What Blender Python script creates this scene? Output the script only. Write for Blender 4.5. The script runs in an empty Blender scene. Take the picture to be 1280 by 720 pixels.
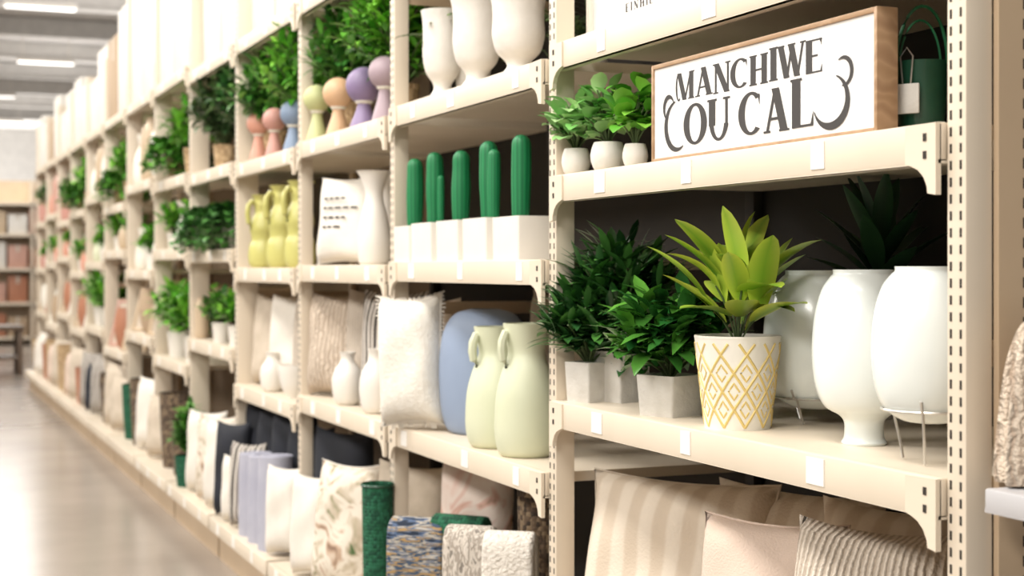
import bpy, bmesh, math, random
from mathutils import Vector, Matrix
random.seed(7)
SC = bpy.context.scene
C = SC.collection
PI = math.pi
F = 1900.0; TH = math.atan(770/1900); CT = math.cos(TH); ST = math.sin(TH); HZ = 335.0; CH = 1.35; D = 1.477
def tan_at(px): return math.tan(TH + math.atan((px-640)/F))
def s_at(px, X): return X/tan_at(px)
def scale_at(X, s): return F/(s*CT+X*ST)
def z_at(y, X, s): return CH-(y-HZ)/scale_at(X, s)
B = [0.35, 1.867, 3.384, 4.671, 5.88, 7.08, 8.29, 9.5, 10.71, 11.92, 13.13, 14.34, 15.55, 16.76, 17.97]

# ------------------------------------------------------------ materials
def nodes(name):
    m = bpy.data.materials.new(name); m.use_nodes = True
    return m, m.node_tree.nodes, m.node_tree.links, m.node_tree.nodes['Principled BSDF']
def c4(c): return (c[0], c[1], c[2], 1)
def mat(name, col, rough=.5, col2=None, scale=6, metal=0, bump=0, bscale=60, coat=0):
    m, N, L, P = nodes(name)
    P.inputs['Roughness'].default_value = rough; P.inputs['Metallic'].default_value = metal
    P.inputs['Coat Weight'].default_value = coat
    tc = N.new('ShaderNodeTexCoord')
    nz = N.new('ShaderNodeTexNoise'); nz.inputs['Scale'].default_value = scale; nz.inputs['Detail'].default_value = 5
    L.new(tc.outputs['Object'], nz.inputs['Vector'])
    mx = N.new('ShaderNodeMix'); mx.data_type = 'RGBA'
    c2 = col2 or tuple(c*.9 for c in col)
    mx.inputs['A'].default_value = c4(col); mx.inputs['B'].default_value = c4(c2)
    rp = N.new('ShaderNodeMapRange'); rp.inputs['From Min'].default_value = .35; rp.inputs['From Max'].default_value = .65
    L.new(nz.outputs['Fac'], rp.inputs['Value']); L.new(rp.outputs['Result'], mx.inputs['Factor'])
    L.new(mx.outputs['Result'], P.inputs['Base Color'])
    if bump:
        n2 = N.new('ShaderNodeTexNoise'); n2.inputs['Scale'].default_value = bscale; n2.inputs['Detail'].default_value = 4
        L.new(tc.outputs['Object'], n2.inputs['Vector'])
        b = N.new('ShaderNodeBump'); b.inputs['Strength'].default_value = bump; b.inputs['Distance'].default_value = .01
        L.new(n2.outputs['Fac'], b.inputs['Height']); L.new(b.outputs['Normal'], P.inputs['Normal'])
    return m
def ramp_set(r, cols, sharp):
    r.color_ramp.interpolation = 'CONSTANT' if sharp else 'LINEAR'
    e = r.color_ramp.elements
    e[0].color = c4(cols[0]); e[0].position = 0
    e[1].color = c4(cols[-1]); e[1].position = 1-1/len(cols) if sharp else 1
    for i in range(1, len(cols)-1):
        q = e.new(i/len(cols) if sharp else i/(len(cols)-1)); q.color = c4(cols[i])
def wavemat(name, cols, scale, direction='X', rough=.9, dist=0, bump=.3, sharp=True, dscale=2, kind='BANDS'):
    m, N, L, P = nodes(name); P.inputs['Roughness'].default_value = rough
    tc = N.new('ShaderNodeTexCoord'); w = N.new('ShaderNodeTexWave')
    w.wave_type = kind; w.bands_direction = direction
    w.inputs['Scale'].default_value = scale; w.inputs['Distortion'].default_value = dist; w.inputs['Detail Scale'].default_value = dscale
    L.new(tc.outputs['Object'], w.inputs['Vector'])
    r = N.new('ShaderNodeValToRGB'); ramp_set(r, cols, sharp)
    L.new(w.outputs['Fac'], r.inputs['Fac']); L.new(r.outputs['Color'], P.inputs['Base Color'])
    nz = N.new('ShaderNodeTexNoise'); nz.inputs['Scale'].default_value = 150
    L.new(tc.outputs['Object'], nz.inputs['Vector'])
    ad = N.new('ShaderNodeMath'); ad.operation = 'ADD'
    L.new(nz.outputs['Fac'], ad.inputs[0]); L.new(w.outputs['Fac'], ad.inputs[1])
    b = N.new('ShaderNodeBump'); b.inputs['Strength'].default_value = bump; b.inputs['Distance'].default_value = .01
    L.new(ad.outputs[0], b.inputs['Height']); L.new(b.outputs['Normal'], P.inputs['Normal'])
    return m
def printmat(name, cols, scale, dist=1.0, stretch=(1, 1, 1), rough=.9, bump=0, sharp=False):
    m, N, L, P = nodes(name); P.inputs['Roughness'].default_value = rough
    tc = N.new('ShaderNodeTexCoord'); nz = N.new('ShaderNodeTexNoise'); nz.inputs['Scale'].default_value = scale; nz.inputs['Detail'].default_value = 2; nz.inputs['Distortion'].default_value = dist
    mp = N.new('ShaderNodeMapping'); mp.inputs['Scale'].default_value = stretch
    L.new(tc.outputs['Object'], mp.inputs['Vector']); L.new(mp.outputs['Vector'], nz.inputs['Vector'])
    rp = N.new('ShaderNodeMapRange'); rp.inputs['From Min'].default_value = .28; rp.inputs['From Max'].default_value = .72
    L.new(nz.outputs['Fac'], rp.inputs['Value'])
    r = N.new('ShaderNodeValToRGB'); ramp_set(r, cols, sharp)
    L.new(rp.outputs['Result'], r.inputs['Fac']); L.new(r.outputs['Color'], P.inputs['Base Color'])
    if bump:
        b = N.new('ShaderNodeBump'); b.inputs['Strength'].default_value = bump; b.inputs['Distance'].default_value = .01
        L.new(nz.outputs['Fac'], b.inputs['Height']); L.new(b.outputs['Normal'], P.inputs['Normal'])
    return m
def weavemat(name, cols, scale, rough=.9, bump=.6, stretch=(1, 1, 1)):
    m, N, L, P = nodes(name); P.inputs['Roughness'].default_value = rough
    tc = N.new('ShaderNodeTexCoord')
    mp = N.new('ShaderNodeMapping'); mp.inputs['Scale'].default_value = stretch
    L.new(tc.outputs['Object'], mp.inputs['Vector'])
    v = N.new('ShaderNodeTexVoronoi'); v.inputs['Scale'].default_value = scale; v.inputs['Randomness'].default_value = .35
    L.new(mp.outputs['Vector'], v.inputs['Vector'])
    sp = N.new('ShaderNodeSeparateColor'); L.new(v.outputs['Color'], sp.inputs['Color'])
    r = N.new('ShaderNodeValToRGB'); ramp_set(r, cols, True)
    L.new(sp.outputs['Red'], r.inputs['Fac']); L.new(r.outputs['Color'], P.inputs['Base Color'])
    b = N.new('ShaderNodeBump'); b.inputs['Strength'].default_value = bump; b.inputs['Distance'].default_value = .008; b.invert = True
    L.new(v.outputs['Distance'], b.inputs['Height']); L.new(b.outputs['Normal'], P.inputs['Normal'])
    return m
def leafmat(name, c1, c2, rough=.4):
    m, N, L, P = nodes(name); P.inputs['Roughness'].default_value = rough
    a = N.new('ShaderNodeAttribute'); a.attribute_name = 'tone'
    mx = N.new('ShaderNodeMix'); mx.data_type = 'RGBA'
    mx.inputs['A'].default_value = c4(c1); mx.inputs['B'].default_value = c4(c2)
    L.new(a.outputs['Fac'], mx.inputs['Factor']); L.new(mx.outputs['Result'], P.inputs['Base Color'])
    return m
def emitmat(name, col, st):
    m, N, L, P = nodes(name)
    P.inputs['Base Color'].default_value = c4(col); P.inputs['Emission Color'].default_value = c4(col); P.inputs['Emission Strength'].default_value = st
    return m

M = {}
M['steel'] = mat('beige_painted_steel', (.74, .645, .52), .45, (.70, .605, .48), 3)
M['steel2'] = mat('tan_painted_steel', (.58, .44, .295), .5, (.54, .405, .27), 3)
M['greysteel'] = mat('grey_painted_steel', (.50, .49, .50), .45, (.46, .45, .46), 3)
M['slot'] = mat('slot_shadow', (.03, .022, .016), .8)
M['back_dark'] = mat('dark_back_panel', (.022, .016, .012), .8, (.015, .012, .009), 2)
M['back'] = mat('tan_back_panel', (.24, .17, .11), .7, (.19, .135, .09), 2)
M['tag'] = mat('white_card', (.87, .84, .79), .6)
M['white'] = mat('white_ceramic', (.83, .79, .73), .35, (.78, .74, .67), 5)
M['globe'] = mat('white_glaze', (.83, .87, .84), .22, (.79, .83, .80), 4, coat=.2)
M['matte'] = mat('matte_white_stoneware', (.80, .76, .70), .6, (.72, .68, .62), 12, bump=.15)
M['concrete'] = mat('pale_concrete', (.70, .67, .62), .8, (.58, .55, .50), 14, bump=.35)
M['soil'] = mat('potting_soil', (.05, .035, .025), 1, (.03, .02, .015), 40, bump=.8)
M['stem'] = mat('green_stem', (.08, .12, .04), .7)
M['gold'] = mat('soft_gold_line', (.74, .56, .20), .45)
M['cream'] = mat('cream_glaze', (.86, .82, .73), .35)
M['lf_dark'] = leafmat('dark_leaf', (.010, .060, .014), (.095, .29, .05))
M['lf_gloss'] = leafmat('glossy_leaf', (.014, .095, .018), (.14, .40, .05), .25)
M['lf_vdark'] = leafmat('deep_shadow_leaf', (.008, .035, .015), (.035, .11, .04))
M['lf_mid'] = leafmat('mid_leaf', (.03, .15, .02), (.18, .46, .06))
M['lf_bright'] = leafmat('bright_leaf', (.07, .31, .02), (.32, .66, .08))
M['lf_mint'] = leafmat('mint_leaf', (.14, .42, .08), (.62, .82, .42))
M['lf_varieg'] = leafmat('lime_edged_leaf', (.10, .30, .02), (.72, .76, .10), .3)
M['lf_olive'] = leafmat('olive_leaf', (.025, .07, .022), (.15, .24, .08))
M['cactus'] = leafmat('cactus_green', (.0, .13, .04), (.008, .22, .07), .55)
M['blue'] = mat('greyish_periwinkle_matte', (.26, .325, .45), .55, (.24, .30, .42), 4)
M['celadon'] = mat('pale_green_glaze', (.66, .68, .50), .45, (.60, .63, .45), 5)
M['lime'] = mat('olive_yellow_glaze', (.58, .55, .19), .35, (.50, .48, .15), 5)
M['oak'] = wavemat('brown_oak', [(.38, .235, .13), (.45, .29, .17), (.34, .205, .115)], 6, 'Z', .5, 6, .05, False)
M['board'] = mat('white_painted_board', (.86, .84, .82), .6, (.83, .81, .78), 20)
M['ink'] = mat('charcoal_ink', (.045, .04, .038), .7)
M['dgreen'] = mat('bottle_green', (.008, .07, .035), .45, (.005, .05, .025), 8, coat=.2)
M['greenwire'] = mat('green_wire', (.01, .16, .06), .4)
M['wire'] = mat('brushed_wire', (.62, .60, .57), .3, metal=.8)
M['pillow_w'] = mat('ivory_linen', (.80, .75, .68), .9, (.74, .69, .61), 10, bump=.3, bscale=220)
M['slub'] = mat('ivory_slub_cotton', (.80, .76, .69), .95, (.75, .70, .62), 45, bump=.4, bscale=110)
M['pillow_g'] = mat('oatmeal_linen', (.62, .53, .43), .9, (.54, .46, .36), 18, bump=.35, bscale=200)
M['pillow_p'] = mat('blush_cotton', (.68, .54, .45), .9, (.62, .49, .40), 8, bump=.3, bscale=220)
M['stripe'] = wavemat('cream_stripe', [(.60, .50, .39), (.61, .51, .40), (.71, .62, .51), (.72, .63, .52)], 4.2, 'X', .9, .3, .2, False)
M['stripe_d'] = wavemat('charcoal_stripe', [(.07, .06, .055), (.72, .66, .58), (.72, .66, .58), (.25, .22, .2)], 6.5, 'X', .9, .4, .3)
M['knit'] = wavemat('cable_knit', [(.48, .37, .28), (.74, .63, .51), (.70, .58, .46)], 14, 'X', .95, 3.5, .9, False, 3)
M['knit_z'] = wavemat('ribbed_knit', [(.46, .38, .30), (.72, .63, .53)], 24, 'X', .95, 1.2, .7, False, 3)
M['floral'] = printmat('blush_floral_print', [(.40, .12, .09), (.72, .50, .42), (.78, .64, .56), (.80, .68, .60), (.68, .42, .34), (.18, .14, .08)], 8)
M['botanic'] = printmat('botanical_print', [(.08, .14, .05), (.50, .42, .31), (.72, .65, .55), (.72, .65, .55), (.50, .36, .26), (.20, .12, .08)], 8, 2)
M['rug_blue'] = printmat('blue_woven_stripes', [(.02, .03, .05), (.09, .13, .22), (.42, .38, .32), (.05, .08, .13), (.40, .26, .11), (.12, .17, .26), (.50, .46, .40)], 38, .2, (.3, .3, 2.2), .95, .8, True)
M['rug_grey'] = printmat('grey_woven_stripes', [(.25, .22, .19), (.60, .54, .47), (.38, .33, .28), (.66, .60, .53)], 44, .2, (1.6, 1.6, .5), .95, .8, True)
M['fuzzy'] = mat('white_bouclé', (.78, .73, .66), 1, (.68, .63, .56), 60, bump=1, bscale=90)
M['rattan'] = weavemat('dark_rattan', [(.05, .035, .025), (.14, .095, .06), (.25, .18, .11), (.09, .06, .04)], 80)
M['green_weave'] = weavemat('green_woven', [(.005, .06, .03), (.015, .12, .06), (.008, .09, .04)], 90)
M['tan_weave'] = weavemat('natural_woven', [(.45, .31, .17), (.58, .42, .25), (.36, .24, .13)], 70)
M['lav'] = mat('grey_lavender_cloth', (.44, .44, .51), .9, (.38, .38, .46), 8, bump=.3, bscale=150)
M['navy'] = mat('near_black_cloth', (.016, .018, .028), .8, (.012, .014, .02), 8)
M['carton'] = mat('white_carton', (.74, .71, .66), .7, (.68, .65, .60), 3)
M['carton_t'] = mat('kraft_carton', (.46, .34, .23), .8, (.41, .30, .20), 3)
M['tape'] = mat('packing_tape', (.62, .56, .48), .3)
M['brown'] = mat('brown_wood', (.16, .11, .075), .5, (.12, .08, .055), 8)
for k, c in dict(coral=(.68, .33, .24), blueball=(.22, .29, .41), limeball=(.55, .57, .28), peach=(.68, .43, .25), purple=(.27, .20, .35), mauve=(.41, .31, .35), rose=(.58, .30, .25), pinkb=(.58, .34, .27), rust=(.44, .19, .11), yellow=(.72, .58, .08), sand=(.58, .45, .31)).items():
    M[k] = mat('matte_'+k, c, .5)

# ------------------------------------------------------------ mesh helpers
def nb():
    bm = bmesh.new(); bm.verts.layers.float_color.new('tone'); return bm
def box(bm, x0, x1, y0, y1, z0, z1, bev=0):
    r = bmesh.ops.create_cube(bm, size=1); vs = r['verts']
    for v in vs:
        v.co = Vector(((x0+x1)/2+v.co.x*(x1-x0), (y0+y1)/2+v.co.y*(y1-y0), (z0+z1)/2+v.co.z*(z1-z0)))
    if bev:
        es = list({e for v in vs for e in v.link_edges})
        bmesh.ops.bevel(bm, geom=es, offset=bev, segments=2, affect='EDGES', profile=.5)
    return bm
def lathe(bm, prof, seg=32, cx=0, cy=0, z0=0, sy=1, mod=None):
    rings = []
    for r, z in prof:
        if r < 1e-6: rings.append([bm.verts.new((cx, cy, z0+z))])
        else:
            ring = []
            for i in range(seg):
                a = 2*PI*i/seg; k = mod(a, z) if mod else 1
                ring.append(bm.verts.new((cx+r*k*math.cos(a), cy+r*k*sy*math.sin(a), z0+z)))
            rings.append(ring)
    for A, Bq in zip(rings, rings[1:]):
        for i in range(seg):
            j = (i+1) % seg
            if len(A) == 1 and len(Bq) == 1: continue
            if len(A) == 1: bm.faces.new((A[0], Bq[j], Bq[i]))
            elif len(Bq) == 1: bm.faces.new((A[i], A[j], Bq[0]))
            else: bm.faces.new((A[i], A[j], Bq[j], Bq[i]))
    return bm
def smooth(pts, n=4):
    out = []
    for i in range(len(pts)-1):
        p0 = pts[max(i-1, 0)]; p1 = pts[i]; p2 = pts[i+1]; p3 = pts[min(i+2, len(pts)-1)]
        for k in range(n):
            t = k/n
            out.append(tuple(.5*((2*p1[d])+(-p0[d]+p2[d])*t+(2*p0[d]-5*p1[d]+4*p2[d]-p3[d])*t*t+(-p0[d]+3*p1[d]-3*p2[d]+p3[d])*t**3) for d in (0, 1)))
    out.append(pts[-1]); return out
def tube(bm, pts, r, seg=6, closed=False):
    pts = [Vector(p) for p in pts]; n = len(pts); rings = []
    for i, p in enumerate(pts):
        a = pts[(i-1) % n] if (closed or i > 0) else p
        b = pts[(i+1) % n] if (closed or i < n-1) else p
        d = (b-a).normalized(); ref = Vector((0, 0, 1)) if abs(d.z) < .9 else Vector((1, 0, 0))
        u = d.cross(ref).normalized(); v = d.cross(u)
        rr = r[i] if isinstance(r, (list, tuple)) else r
        rings.append([bm.verts.new(p+u*math.cos(2*PI*k/seg)*rr+v*math.sin(2*PI*k/seg)*rr) for k in range(seg)])
    m = n if closed else n-1
    for i in range(m):
        A = rings[i]; Bq = rings[(i+1) % n]
        for k in range(seg): bm.faces.new((A[k], A[(k+1) % seg], Bq[(k+1) % seg], Bq[k]))
    if not closed:
        bm.faces.new(rings[0]); bm.faces.new(list(reversed(rings[-1])))
    return bm
def mk(bm, m, name='mesh', ang=40):
    bmesh.ops.recalc_face_normals(bm, faces=bm.faces)
    me = bpy.data.meshes.new(name); bm.to_mesh(me); bm.free(); me.materials.append(m)
    me.polygons.foreach_set('use_smooth', [True]*len(me.polygons))
    me.set_sharp_from_angle(angle=math.radians(ang)); me.update(); return me
def obj(name, me, parent=None, loc=None):
    o = bpy.data.objects.new(name, me); C.objects.link(o)
    if parent: o.parent = parent
    if loc is not None: o.location = loc
    return o
def tagit(o, label, cat, group=None):
    o['label'] = label; o['category'] = cat
    if group: o['group'] = group
    return o
def thing(name, label, cat, loc, rz=0, group=None):
    o = bpy.data.objects.new(name, None); o.empty_display_size = .05; C.objects.link(o)
    o.location = loc; o.rotation_euler = (0, 0, rz); return tagit(o, label, cat, group)
def part(name, bm, m, parent, ang=40): return obj(name, mk(bm, m, name, ang), parent)
def solo(name, me, label, cat, loc, rz=0, group=None):
    o = obj(name, me, None, loc); o.rotation_euler = (0, 0, rz); return tagit(o, label, cat, group)
def struct(name, bm, m):
    o = obj(name, mk(bm, m, name)); o['kind'] = 'structure'; return o
CACHE = {}
def cached(key, fn, m, ang=40):
    if key not in CACHE: CACHE[key] = mk(fn(), m, str(key[0]), ang)
    return CACHE[key]
def fit(px, X, bay, r, xmin=1.472):
    s0, s1 = B[bay]+.03+r, B[bay+1]-.03-r
    t = tan_at(px); s = X/t
    if s > s1: s = s1; X = s*t
    if s < s0: s = s0; X = s*t
    X = min(max(X, xmin+r), 2.03-r)
    return X, s
def R(d): return math.radians(d)

# ------------------------------------------------------------ setting
fl = nb(); box(fl, -9, 12, -5, 48, -.1, 0)
m, N, L, P = nodes('polished_concrete')
tc = N.new('ShaderNodeTexCoord'); n1 = N.new('ShaderNodeTexNoise'); n1.inputs['Scale'].default_value = .9; n1.inputs['Detail'].default_value = 8
L.new(tc.outputs['Object'], n1.inputs['Vector'])
r = N.new('ShaderNodeValToRGB'); r.color_ramp.elements[0].color = (.265, .225, .19, 1); r.color_ramp.elements[1].color = (.39, .34, .295, 1)
r.color_ramp.elements[0].position = .3; r.color_ramp.elements[1].position = .7
L.new(n1.outputs['Fac'], r.inputs['Fac']); L.new(r.outputs['Color'], P.inputs['Base Color'])
P.inputs['Roughness'].default_value = .22
struct('floor', fl, m)
ce = nb(); box(ce, -9, 12, -5, 48, 5.6, 5.7); struct('ceiling', ce, mat('grey_metal_deck', (.54, .52, .50), .8))
w = nb(); box(w, -9, 12, 47.9, 48.1, 0, 5.6); struct('wall_back', w, mat('pale_wall', (.76, .73, .69), .8))
w = nb(); box(w, -9.1, -8.9, -5, 48, 0, 5.6); struct('wall_left', w, M['carton'])
w = nb(); box(w, 11.9, 12.1, -5, 48, 0, 5.6); struct('wall_right', w, M['carton'])
beamm = mat('grey_steel_beam', (.68, .66, .63), .6)
for i, s in enumerate((18, 21, 24, 27, 30, 33, 36, 39, 42, 45)):
    bm = nb(); box(bm, -8.9, 11.9, s-.05, s+.05, 5.3, 5.59)
    box(bm, -8.9, 11.9, s-.12, s+.12, 5.28, 5.3)
    struct('trim_%d' % (i+1), bm, beamm)
lightm = emitmat('strip_light_glow', (1, .98, .95), 1.5)
ordn = ['nearest', 'second', 'third', 'fourth', 'fifth', 'sixth', 'seventh', 'eighth', 'ninth', 'tenth']
for i, s in enumerate((22.5, 28.5, 34.5, 40.5)):
    t = thing('ceiling_light', '%s white strip light under the grey ceiling, counting away from the camera' % ordn[i], 'light', (1.9+.6*(i % 2), s, 5.02), 0, 'ceiling strip lights')
    bm = nb(); box(bm, -.5, .5, -.08, .08, .03, .1, .01); part('housing', bm, M['matte'], t)
    for x in (-.4, .4): part('hanger', box(nb(), x-.01, x+.01, -.01, .01, .1, .58), M['matte'], t)
    bm = nb(); box(bm, -.48, .48, -.05, .05, 0, .03, .01); part('tube', bm, lightm, t)

# ------------------------------------------------------------ racks
BD = ['right-edge bay', 'wooden sign bay', 'green cactus bay', 'purple ball bay', 'olive-yellow jug bay', 'dark ivy bay', 'bright fern bay', 'seventh bay back', 'eighth bay back', 'ninth bay back', 'tenth bay back', 'eleventh bay back', 'twelfth bay back', 'last bay back']
def upright(i, s, top=3.25):
    if i == 0: lab = 'beige slotted upright post at the near end of the right-edge bay'
    elif i < len(BD): lab = 'beige slotted upright post between the %s and the %s' % (BD[i-1], BD[i])
    else: lab = 'beige slotted upright post closing the far end of the rack'
    t = thing('upright_post', lab, 'post', (D, s, 0), 0, 'shelving uprights')
    dp = .05 if i < 5 else .10; hw = .0225 if i < 5 else .028
    if i > 8: top = 2.95
    bm = nb(); box(bm, 0, dp, -hw, hw, 0, top, .004); part('front_post', bm, M['steel'], t)
    bm = nb(); box(bm, .55, .58, -.0225, .0225, 0, top, .003); part('rear_post', bm, M['back_dark'] if i < 5 else M['steel2'], t)
    for z in (.1, 1.2, 2.2, 2.9): part('cross_brace', box(nb(), dp, .55, -.006, .006, z, z+.04), M['steel2'], t)
    if i < 9:
        bm = nb(); z = .05
        while z < min(top, 2.6):
            for y in (-.0135, .0095): box(bm, -.0006, .002, y, y+.005, z, z+.014)
            z += .0254
        part('slots', bm, M['slot'], t)
    t2 = nb(); box(t2, -.02, .1, -.03, .03, 0, .012, .003); part('foot_plate', t2, M['steel2'], t)
for i, s in enumerate(B): upright(i, s)
def shelf(bay, z, what, base=False, tags=3, label=None, s_end=None, pm='steel'):
    s0, s1 = B[bay]+.024, s_end or B[bay+1]-.024; y0 = -(s1-s0)/2; y1 = -y0
    fx = 1.345 if base else 1.462
    t = thing('base_shelf' if base else 'shelf', label or 'beige steel %s holding %s' % ('base deck' if base else 'shelf', what), 'shelf', (fx, (s0+s1)/2, 0 if base else z-.062), 0, 'steel shelves')
    zt = z if base else .062
    bm = nb(); box(bm, .02, 2.05-fx, y0, y1, zt-.025, zt); part('deck', bm, M[pm], t)
    lipd = .034 if bay == 0 else .062
    bm = nb(); box(bm, 0, .02, y0, y1, zt-lipd, zt+.001, .004); box(bm, .001, .035, y0, y1, zt-lipd, zt-lipd+.006); part('front_lip', bm, M[pm], t)
    if base:
        bm = nb(); box(bm, .05, .065, y0, y1, 0, zt-.062); part('kick_plate', bm, M['steel2'], t)
    elif bay > 0:
        for e, sg in ((y0, 1), (y1, -1)):
            bm = nb()
            pts = [(e, .062), (e+sg*.075, .060), (e+sg*.075, .002)]+[(e+sg*(.075-.055*math.sin(R(a))), -.045*(1-math.cos(R(a)))) for a in (15, 35, 55, 75, 90)]+[(e, -.048)]
            f0 = [bm.verts.new((-.004, p[0], p[1])) for p in pts]; f1 = [bm.verts.new((.006, p[0], p[1])) for p in pts]
            bm.faces.new(f0); bm.faces.new(list(reversed(f1)))
            for k in range(len(pts)):
                q = (k+1) % len(pts); bm.faces.new((f0[k], f0[q], f1[q], f1[k]))
            part('bracket', bm, M['steel'], t, 20)
            bm = nb()
            for zz in (.008, .035): box(bm, -.0052, -.003, e+sg*.022, e+sg*.030, zz, zz+.012)
            part('bracket_slots', bm, M['slot'], t)
    rr = random.Random(int(bay*100+z*10))
    for k in range(tags):
        y = y0+(k+.5+rr.uniform(-.2, .2))*(y1-y0)/tags
        bm = nb(); w = rr.choice((.020, .027)); box(bm, -.002, 0, y-w, y+w, zt-.052, zt-.006); part('price_tag', bm, M['tag'], t)
def back(bay, m, top):
    s0, s1 = B[bay]+.002, B[bay+1]-.002
    bm = nb(); box(bm, 0, .012, -(s1-s0)/2, (s1-s0)/2, 0, top)
    solo('back_panel', mk(bm, m, 'back_panel'), ('dark' if m is M['back_dark'] else 'tan')+' steel back panel behind the goods of the '+BD[bay], 'panel', (2.06, (s0+s1)/2, .0), 0, 'shelving back panels')
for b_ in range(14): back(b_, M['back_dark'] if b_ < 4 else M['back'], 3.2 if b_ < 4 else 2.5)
SH = {1: [(.48, 'the striped and blush cushions'), (1.03, 'the white globe vases and the lattice pot'), (1.571, 'the framed wooden sign'), (1.887, 'the white plaque above the wooden sign'), (2.4, None)],
 2: [(.85, 'the blue vase and pale green jugs'), (1.37, 'the row of green cacti'), (1.86, 'the three white goblet planters'), (2.4, None)],
 3: [(.85, 'the knit cushions and squat white vases'), (1.36, 'the printed cushion and flared white vase'), (1.84, 'the purple and peach ball vases'), (2.4, None)],
 4: [(.81, 'the cream cushions and white bowl'), (1.35, 'the three olive-yellow jugs'), (1.83, 'the coral and blue ball vases'), (2.4, 'cartons above the coral ball vases')],
 5: [(.97, 'small bright plants above the green floor plant'), (1.44, 'the dark trailing ivy'), (1.85, 'the tall olive leaved plants'), (2.4, 'cartons above the olive leaved plants')]}
shelf(0, .5, None, tags=1, label='lower grey shelf of the right-edge bay', s_end=1.78, pm='greysteel')
shelf(0, 1.03, None, tags=0, label='short grey shelf ledge at the right edge under the hanging knit throw', s_end=1.785, pm='greysteel')
for b_, ls in SH.items():
    for z, wh in ls: shelf(b_, z, wh, tags=3, label=None if wh else 'topmost beige steel shelf of the '+BD[b_])
BW = ['', 'nothing, beneath the striped cushions', 'the folded textiles and floral cushion', 'the botanical cushion and green woven basket', 'the lavender rolls and black cushions', 'the ivory floor cushions beside the leafy floor plant']
for b_ in range(1, 14):
    shelf(b_, .2, BW[b_] if b_ < 6 else 'floor stock of the '+BD[b_], True, 3 if b_ < 7 else 0)
OFF = {6: (0, .06, .02), 7: (.10, -.06, .06), 8: (-.06, .08, -.04), 9: (.06, 0, .08), 10: (0, -.08, 0), 11: (.1, .06, -.05), 12: (-.05, 0, .05), 13: (.05, -.05, 0)}
def zl(b_, i): return (.82, 1.40, 1.85)[i]+OFF[b_][i]
for b_ in range(6, 14):
    for z, wh in ((zl(b_, 0), 'waist-high goods'), (zl(b_, 1), 'chest-high goods'), (zl(b_, 2), 'eye-level goods'), (2.45, 'the top stock')): shelf(b_, z, wh+' of the '+BD[b_], tags=2 if b_ < 9 else 0)
t = thing('side_panel', 'tan perforated steel side panel beyond the near slotted post', 'panel', (1.53, 1.835, 0))
bm = nb(); box(bm, 0, .52, 0, .012, 0, 2.6); part('sheet', bm, M['steel2'], t)
bm = nb(); z = .3
while z < 2.5:
    for x in (.045, .07, .30): box(bm, x, x+.007, -.0008, .001, z, z+.016)
    z += .03
part('slots', bm, M['slot'], t)

# ------------------------------------------------------------ vases
PR = {
 'goblet': [(.66, 0), (.70, .03), (.52, .09), (.40, .15), (.48, .22), (.78, .33), (.92, .52), (.90, .72), (.92, .88), (1, 1)],
 'jug': [(.74, 0), (.90, .04), (1, .16), (1, .32), (.94, .48), (.78, .63), (.62, .73), (.58, .80), (.68, .92), (.74, 1)],
 'bottle': [(.6, 0), (.9, .08), (1, .28), (.9, .48), (.55, .66), (.42, .78), (.44, .9), (.72, 1)],
 'wavy': [(.74, 0), (.94, .06), (1, .18), (.92, .30), (.78, .38), (.82, .46), (.90, .54), (.78, .66), (.56, .76), (.62, .86), (.60, .93), (.82, 1)],
 'flare': [(.70, 0), (.85, .05), (.92, .25), (.74, .5), (.52, .68), (.52, .80), (.8, .95), (.98, 1)],
 'orb': [(.42, 0), (.44, .015), (.39, .04), (.38, .12), (.48, .165), (.76, .215), (.92, .31), (.99, .44), (1, .58), (.95, .74), (.82, .88), (.66, .955), (.60, .975), (.60, 1)],
 'egg': [(.30, 0), (.52, .02), (.78, .09), (.93, .21), (1, .38), (1, .54), (.95, .71), (.82, .87), (.66, .95), (.60, .97), (.60, 1)],
 'ovoid': [(.70, 0), (.84, .04), (.95, .18), (1, .42), (.98, .66), (.88, .84), (.66, .955), (.36, .995), (.30, 1)],
 'squat': [(.55, 0), (.85, .1), (1, .38), (.88, .62), (.50, .80), (.42, .9), (.52, 1)],
 'bowl': [(.45, 0), (.50, .06), (.80, .35), (.98, .8), (1, 1)],
 'pot': [(.74, 0), (.76, .02), (.98, .94), (1, 1)],
 'round': [(.55, 0), (.82, .12), (1, .45), (.95, .75), (.8, 1)],
 'basket': [(.82, 0), (.84, .02), (.94, .5), (1, .97), (1, 1)],
 'tall': [(.7, 0), (.95, .08), (1, .5), (.9, .8), (.6, .93), (.62, 1)],
}
def vase_bm(kind, r, h, wall=.006, seg=36, sy=1, mod=None):
    pts = smooth([(a*r, b*h) for a, b in PR[kind]], 4)
    inn = [(max(a-wall, .004), b) for a, b in reversed(pts) if b > h*(.22 if kind == 'orb' else .12) and a > wall*1.5]
    prof = [(0, 0)]+pts+inn+[(0, inn[-1][1])]
    return lathe(nb(), prof, seg, sy=sy, mod=mod)
def dims(bay, px, X, z, wpx, ytop, xmin=1.472):
    s = s_at(px, X); r = wpx/2/scale_at(X, s)
    X, s = fit(px, X, bay, r, xmin)
    k = scale_at(X, s); return X, s, wpx/2/k, z_at(ytop, X, s)-z
def vase(bay, px, X, z, kind, wpx, ytop, m, label, name='vase', cat='vase', group=None, sy=1, xmin=1.472, rz=0):
    X, s, r, h = dims(bay, px, X, z, wpx, ytop, xmin)
    return solo(name, mk(vase_bm(kind, r, h, sy=sy), M[m], name), label, cat, (X, s, z), rz, group), r, h
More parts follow.
